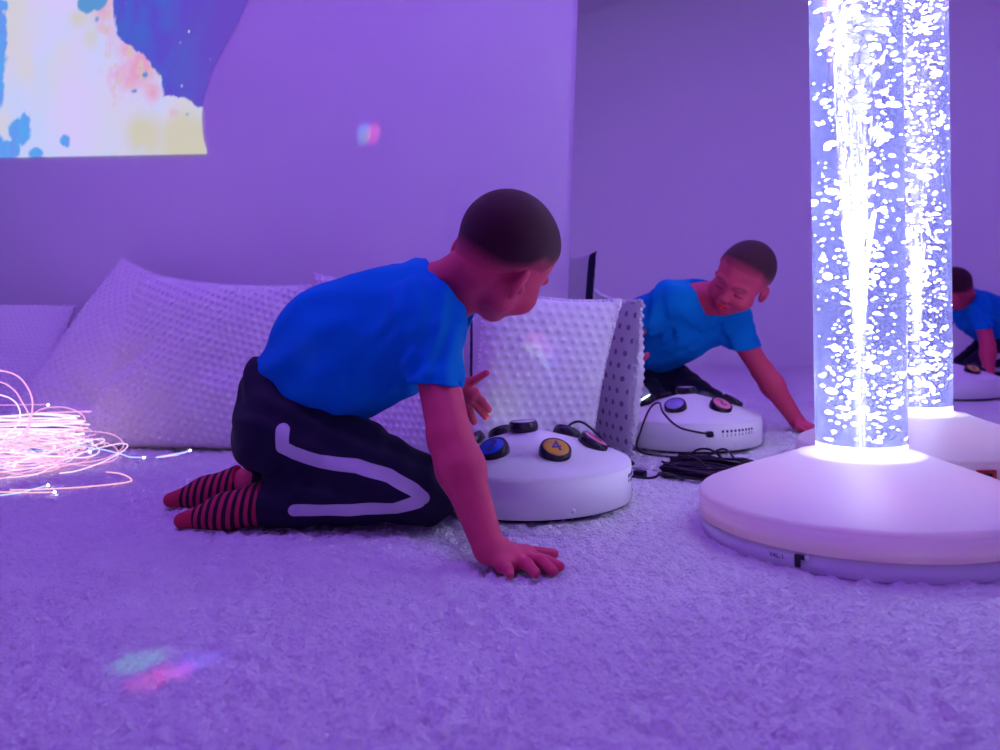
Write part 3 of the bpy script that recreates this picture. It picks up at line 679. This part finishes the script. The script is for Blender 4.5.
def pillow(name, BL, BR, TR, TL, tf, tb, label, seed, N=230, pitch=.0225, amp=.0062, mat=None, power=.36, polka=False, band=False, pinch=.07, rot=0.0, folds=()):
    BL, BR, TR, TL = [np.array(p, float) for p in (BL, BR, TR, TL)]
    mid = (BL+BR+TR+TL)/4; ex = (BR+TR-BL-TL)/2; ey = (TL+TR-BL-BR)/2; W = np.linalg.norm(ex); Hh = np.linalg.norm(ey)
    nrm = np.cross(ex, ey); nrm /= np.linalg.norm(nrm)
    t = np.linspace(-1, 1, N); u, v = np.meshgrid(t, t, indexing='ij')
    uu = u*(1-pinch*(1-v**2)*u**4)+.012*vnoise(u, v, 7, seed+5)*(1-u**2)*(1-v**2); vv = v*(1-pinch*(1-u**2)*v**4)+.012*vnoise(u, v, 7, seed+6)*(1-v**2)*(1-u**2)
    a = (uu+1)/2; b = (vv+1)/2
    P = ((1-a)*(1-b))[..., None]*BL+(a*(1-b))[..., None]*BR+(a*b)[..., None]*TR+((1-a)*b)[..., None]*TL
    prof = ((1-u**2)*(1-v**2))**power
    prof = prof*(1+.10*vnoise(u, v, 3, seed)+.05*vnoise(u, v, 8, seed+1))
    for (fu, fv, ang, wid, dep, ln) in folds:           # soft creases
        d = (u-fu)*math.cos(ang)+(v-fv)*math.sin(ang); l_ = -(u-fu)*math.sin(ang)+(v-fv)*math.cos(ang)
        prof = prof-dep*np.exp(-(d/wid)**2-(l_/ln)**2)*prof**.3
    X = (a-.5)*W; Y = (b-.5)*Hh
    Xr = X*math.cos(rot)-Y*math.sin(rot); Yr = X*math.sin(rot)+Y*math.cos(rot); gx = Xr/pitch; gy = Yr/(pitch*.866); row = np.floor(gy); 
    def bump(gx, gy):
        best = np.full(gx.shape, 9.)
        for dr in (0, 1):
            r = np.floor(gy)+dr; off = (np.mod(r, 2))*.5; c = np.round(gx-off)+off
            best = np.minimum(best, (gx-c)**2+((gy-r)*.866)**2)
        return best
    dd = bump(gx, gy); nub = np.exp(-dd/.06)
    rim = np.clip((1-np.maximum(np.abs(u), np.abs(v)))/.03, 0, 1)
    front = P+nrm*(tf*prof+amp*nub*(.3+.7*rim)-.0)[..., None]
    g2 = bump(X/.037, Y/(.037*.866)); back = P-nrm*(tb*prof+(0 if polka else amp*nub*.4))[..., None]
    # seam ruffle
    ruf = (.0025*np.sin(60*u+seed)+.0025*np.sin(53*v+2*seed))*(1-rim); front += nrm*ruf[..., None]; back += nrm*ruf[..., None]
    V = np.concatenate([front.reshape(-1, 3), back.reshape(-1, 3)]); i = np.arange(N*N).reshape(N, N)
    Q = np.stack([i[:-1, :-1], i[1:, :-1], i[1:, 1:], i[:-1, 1:]], -1).reshape(-1, 4)
    keep_z = V[:, 2]; V[:, 2] = np.maximum(keep_z, .001)
    F2 = np.concatenate([Q, Q[:, ::-1]+N*N])
    n1 = N*N; side = np.r_[np.full(n1, -1.), np.full(n1, 1.)]
    dot = np.r_[np.full(n1, -1.), (.0072-np.sqrt(g2.reshape(-1))*.037)]
    e2 = (np.abs(u)-.80).reshape(-1); edge = np.r_[e2, e2]; dot[np.r_[e2, e2] > .15] = -1
    o = mesh_obj(name, V-mid, F2, mat or MINKY, attrs={'side': side, 'dot': dot, 'edge': edge}); o.location = Vector(mid)
    if not band:
        lp = np.concatenate([np.stack([t, -np.ones(N)], 1), np.stack([np.ones(N), t], 1)[1:], np.stack([t[::-1], np.ones(N)], 1)[1:], np.stack([-np.ones(N), t[::-1]], 1)[1:]])
        ij = np.round((lp+1)/2*(N-1)).astype(int); bp_ = front[ij[:, 0], ij[:, 1]]+nrm*(.0018*np.sin(np.arange(len(lp))*.9+seed))[:, None]; bp_[:, 2] = np.maximum(bp_[:, 2], .004)
        mb = MB(); mb.tube(bp_-mid, .0042+.0012*np.sin(np.arange(len(lp))*1.3), 6); pz = mb.build('piping', MINKY); pz.parent = o
    return tag(o, label, 'pillow', 'white pillows along the wall')
pillow('pillow', at(-130, 432, 2.98), at(48, 428, 2.78), at(76, 306, 3.10), at(-120, 300, 3.38), .07, .08, 'dim white nubbed pillow lowest against the wall below the projection, cut by the picture edge', 11)
pillow('pillow', at(2, 425, 2.62), at(190, 441, 2.37), at(250, 300, 2.37), at(123, 259, 2.86), .07, .03, 'white nubbed pillow tilted with one corner up, glowing fibres at its foot', 23, folds=((-.3, -.55, 1.2, .1, .25, .5), (.0, -.75, 1.4, .08, .25, .5)), amp=.008, rot=.62, pitch=.026)
pillow('pillow', at(80, 450, 2.22), at(328, 457, 2.08), at(311, 286, 2.13), at(143, 273, 2.24), .10, .05, 'large white nubbed pillow upright right behind the striped socks', 37, folds=((-.72, -.05, 2.2, .09, .14, .35), (.8, .8, .8, .1, .12, .3)), amp=.0075, rot=.2)
pillow('pillow', at(345, 455, 1.98), at(470, 462, 1.83), at(464, 292, 1.88), at(314, 274, 2.21), .05, .05, 'white nubbed pillow mostly hidden behind the boy in the blue T-shirt', 41)
pillow('pillow', at(468, 455, 1.83), at(530, 468, 1.765), at(530, 243, 1.725), at(470, 240, 1.81), .016, .016, 'white pillow with a navy edge band hidden behind the head of the boy', 53, N=120, mat=NAVYE, amp=0, band=True, power=.3)
pillow('pillow', at(462, 475, 1.69), np.array([.176, 1.70, .004]), np.array([.254, 1.706, .374]), at(484, 286, 1.685), .05, .03, 'white pillow with nubbed front and grey polka-dot back, standing behind the button console', 67, mat=POLKA, polka=True, power=.5, amp=.0045)

# ------------------------------------------------------------------ glowing optical fibres
fo = empty('fibre_optic_bundle', on_floor(10, 470), 'tangle of glowing optical fibre strands spread on the carpet before the tilted pillow', 'fibre optic light')
GL = [emit('glowing_fibre_pink', (1.0, .45, .80), 1.3), emit('glowing_fibre_white', (.9, .70, 1.0), 1.7), emit('glowing_fibre_blue', (.35, .45, 1.0), 2.0), emit('glowing_fibre_warm', (1.0, .50, .60), 1.3)]
TIP = emit('bright_fibre_tip', (.85, .85, 1.0), 12.0)
def strand(pts, m, r=.0011, tip=False, n=10):
    p = smooth_path(pts, n); p = [np.array([a[0], a[1], max(a[2], r+.004)]) for a in p]
    mb = MB(); mb.tube(p, r, 5); o = mb.build('strand', m, fo)
    if tip:
        mb = MB(); mb.add(bv*.0028+p[-1], bf); mb.build('strand_tip', TIP, o)
    return o
px = lambda *L: [at(x, y, Y) for x, y, Y in L]
strand(px((-20, 372, 1.75), (3, 371, 1.75), (20, 378, 1.75), (31, 395, 1.74), (32, 412, 1.73), (27, 428, 1.72), (15, 440, 1.72), (0, 452, 1.7)), GL[0], .0016)
strand(px((-20, 384, 1.8), (0, 382, 1.8), (14, 390, 1.8), (22, 402, 1.79), (28, 413, 1.78), (30, 425, 1.77), (22, 440, 1.77)), GL[0], .0014)
strand(px((-20, 396, 1.82), (0, 395, 1.82), (14, 401, 1.82), (20, 412, 1.81), (18, 424, 1.8), (5, 436, 1.8)), GL[1], .0014)
strand(px((-10, 405, 1.9), (10, 405, 1.9), (40, 404.5, 1.92), (48, 405, 1.93)), GL[0], .0008, True)
strand(px((28, 418, 1.9), (42, 409, 1.92), (62, 407, 1.95), (78, 412, 1.97), (85, 420, 1.97), (76, 430, 1.95), (58, 437, 1.9), (40, 438, 1.85)), GL[0], .0012)
strand(px((60, 445, 1.86), (85, 447, 1.86), (105, 450, 1.87), (124, 455, 1.87), (130, 457, 1.87), (144, 457.5, 1.87)), GL[2], .0014, True)
strand(px((156, 457.5, 1.87), (170, 455, 1.88), (182, 453, 1.88), (190, 450.5, 1.89)), GL[2], .0018, True)
strand(px((162, 457.5, 1.87), (170, 456, 1.87), (178, 455.5, 1.87)), GL[3], .0010)
strand(px((106, 472, 1.72), (120, 473.5, 1.71), (130, 478, 1.70), (131.5, 483, 1.69), (124, 489, 1.67), (105, 494, 1.65), (75, 498, 1.63), (40, 498, 1.62), (10, 497, 1.62)), GL[3], .0014)
strand(px((-10, 500, 1.6), (10, 500, 1.6), (30, 502, 1.59), (55, 502.5, 1.59)), GL[3], .0015, True)
strand(px((0, 508, 1.57), (10, 505, 1.58), (20, 500, 1.59), (32, 494, 1.62), (48, 486, 1.66)), GL[2], .0014, True)
strand(px((0, 464, 1.75), (8, 465.5, 1.75), (14, 465.5, 1.75)), GL[2], .0022, True)
C0 = on_floor(18, 468); 
for k in range(58):                                    # big flat loops
    r = rng.uniform(.10, .265); e = rng.uniform(.55, 1.0); a0 = rng.uniform(0, 2*PI); sp_ = rng.uniform(2.5, 6.0); cx, cy = C0[0]+rng.normal(-.07, .06), C0[1]+rng.normal(0, .045)
    ph = rng.uniform(0, 6); zz = rng.uniform(.006, .05); pts = []
    for t in np.linspace(0, sp_, 9): pts.append((cx+r*(1+.05*math.sin(2*t+ph))*math.cos(a0+t), cy+r*e*.9*math.sin(a0+t), zz+.022*math.sin(1.7*t+ph)+.010))
    strand(pts, GL[k % 4 if k % 4 != 2 or k % 8 == 2 else 0], rng.uniform(.0007, .0013), k % 6 == 0, 7)
for k in range(26):                                    # added dense bundle: stands in for the blown-out light on the tilted pillow's foot
    y0 = 414+26*k/25; Y0 = 2.36-.006*k
    strand(px((-60, y0+rng.normal(0, 2), Y0), (0, y0+rng.normal(0, 2), Y0), (40, y0+rng.normal(0, 2), Y0), (86+rng.normal(0, 7), y0+rng.normal(0, 3), Y0+.02)), GL[1 if k % 3 else 0], .0019, False, 5)

# ------------------------------------------------------------------ a second child by the opposite wall, met only in the mirror
def copy_tree(o, parent=None):
    c = o.copy(); COL.objects.link(c)
    if parent is not None: c.parent = parent
    for ch in [x for x in bpy.data.objects if x.parent == o]: copy_tree(ch, c)
    return c
def virtual(x, y, Yv):                                 # where a thing stands that the mirror shows at (x, y), at optical depth Yv
    p = at(x, y, Yv); return p-2*(p@NRM-MC)*NRM
kid = copy_tree(boy); p = virtual(994, 372, 3.9); kid.location = (p[0], p[1], 0); kid.rotation_euler = (0, 0, math.radians(100))
tag(kid, 'second child in blue, blurred at the mirror edge beside the bubble column', 'person')
con2 = copy_tree(con); p = virtual(946, 380, 3.05); con2.location = (p[0], p[1], 0); con2.rotation_euler = (0, 0, 1.2)
tag(con2, 'white console across the room, blurred in the mirror beside the bubble column', 'console')

# ------------------------------------------------------------------ lights
def area(name, loc, target, sx, sy, col, w):
    l = bpy.data.lights.new(name, 'AREA'); l.shape = 'RECTANGLE'; l.size = sx; l.size_y = sy; l.color = col; l.energy = w
    o = bpy.data.objects.new(name, l); COL.objects.link(o); o.location = Vector(loc); o.rotation_euler = (Vector(target)-Vector(loc)).to_track_quat('-Z', 'Y').to_euler(); return o
PURPLE = (.335, .098, 1.0)
area('ceiling_lamp', room(-.9, .5, ZC-.02), room(-.9, .5, 0), 0.6, 0.5, PURPLE, 23)
area('ceiling_lamp', room(-2.9, .3, ZC-.02), room(-2.9, .3, 0), 0.6, 0.5, PURPLE, 16)
area('ceiling_lamp', room(.9, -.4, ZC-.02), room(.9, -.4, 0), 1.0, 1.0, PURPLE, 8)
# effect lamp on the far wall throwing small split-colour spots
SRC = room(-.6, Q0+.12, 2.35)
def spot(target, col, ang, w):
    l = bpy.data.lights.new('effect_lamp', 'SPOT'); l.spot_size = math.radians(ang); l.spot_blend = 1.0; l.energy = w; l.color = col; l.shadow_soft_size = .004
    o = bpy.data.objects.new('effect_lamp', l); COL.objects.link(o); o.location = Vector(SRC); o.rotation_euler = (Vector(target)-Vector(SRC)).to_track_quat('-Z', 'Y').to_euler()
RD, GN, BL_ = (1, .05, .12), (.08, 1, .35), (.1, .15, 1)
for tgt, cset in ((lambda dx, dy: on_wall(368+dx, 130+dy), ((4, 2, RD, 1), (-5, 3, GN, .5), (-6, -4, BL_, .5))),
                  (lambda dx, dy: on_floor(160+dx, 668+dy), ((0, 8, RD, .8), (-21, -8, GN, .5), (34, -5, BL_, .8))),
                  (lambda dx, dy: at(315+dx, 358+dy, 1.27), ((0, 0, RD, .8),)),
                  (lambda dx, dy: at(527+dx, 343+dy, 1.62), ((3, -6, RD, .5), (-1, 6, GN, .6), (10, 0, BL_, .6)))):
    for dx, dy, c, k in cset: spot(tgt(dx, dy), c, 1.05, 300*k)

# ------------------------------------------------------------------ camera
cam = bpy.data.cameras.new('camera'); cam.sensor_fit = 'HORIZONTAL'; cam.sensor_width = 36; cam.lens = F_PX/1000*36
cam.shift_x = (500-PX)/1000; cam.shift_y = -(375-PY)/1000; cam.clip_start = .02
co = bpy.data.objects.new('camera', cam); COL.objects.link(co)
co.matrix_world = Matrix(((RT[0], UP[0], -FW[0], EYE[0]), (RT[1], UP[1], -FW[1], EYE[1]), (RT[2], UP[2], -FW[2], EYE[2]), (0, 0, 0, 1)))
cam.dof.use_dof = True; cam.dof.focus_distance = 1.25; cam.dof.aperture_fstop = 5.0
SC.camera = co
w = bpy.data.worlds.new('room_air'); SC.world = w; w.use_nodes = True; w.node_tree.nodes['Background'].inputs[1].default_value = 0.0
SC.view_settings.view_transform = 'Standard'; SC.view_settings.look = 'None'; SC.view_settings.gamma = 1; SC.view_settings.exposure = 0.0
SC.view_settings.use_curve_mapping = False
cy = SC.cycles
cy.max_bounces = 14; cy.diffuse_bounces = 4; cy.glossy_bounces = 6; cy.transmission_bounces = 10; cy.transparent_max_bounces = 12
cy.caustics_refractive = True; cy.caustics_reflective = True; cy.blur_glossy = .5; cy.sample_clamp_indirect = 20.0
cy.use_denoising = True; cy.denoiser = 'OPENIMAGEDENOISE'
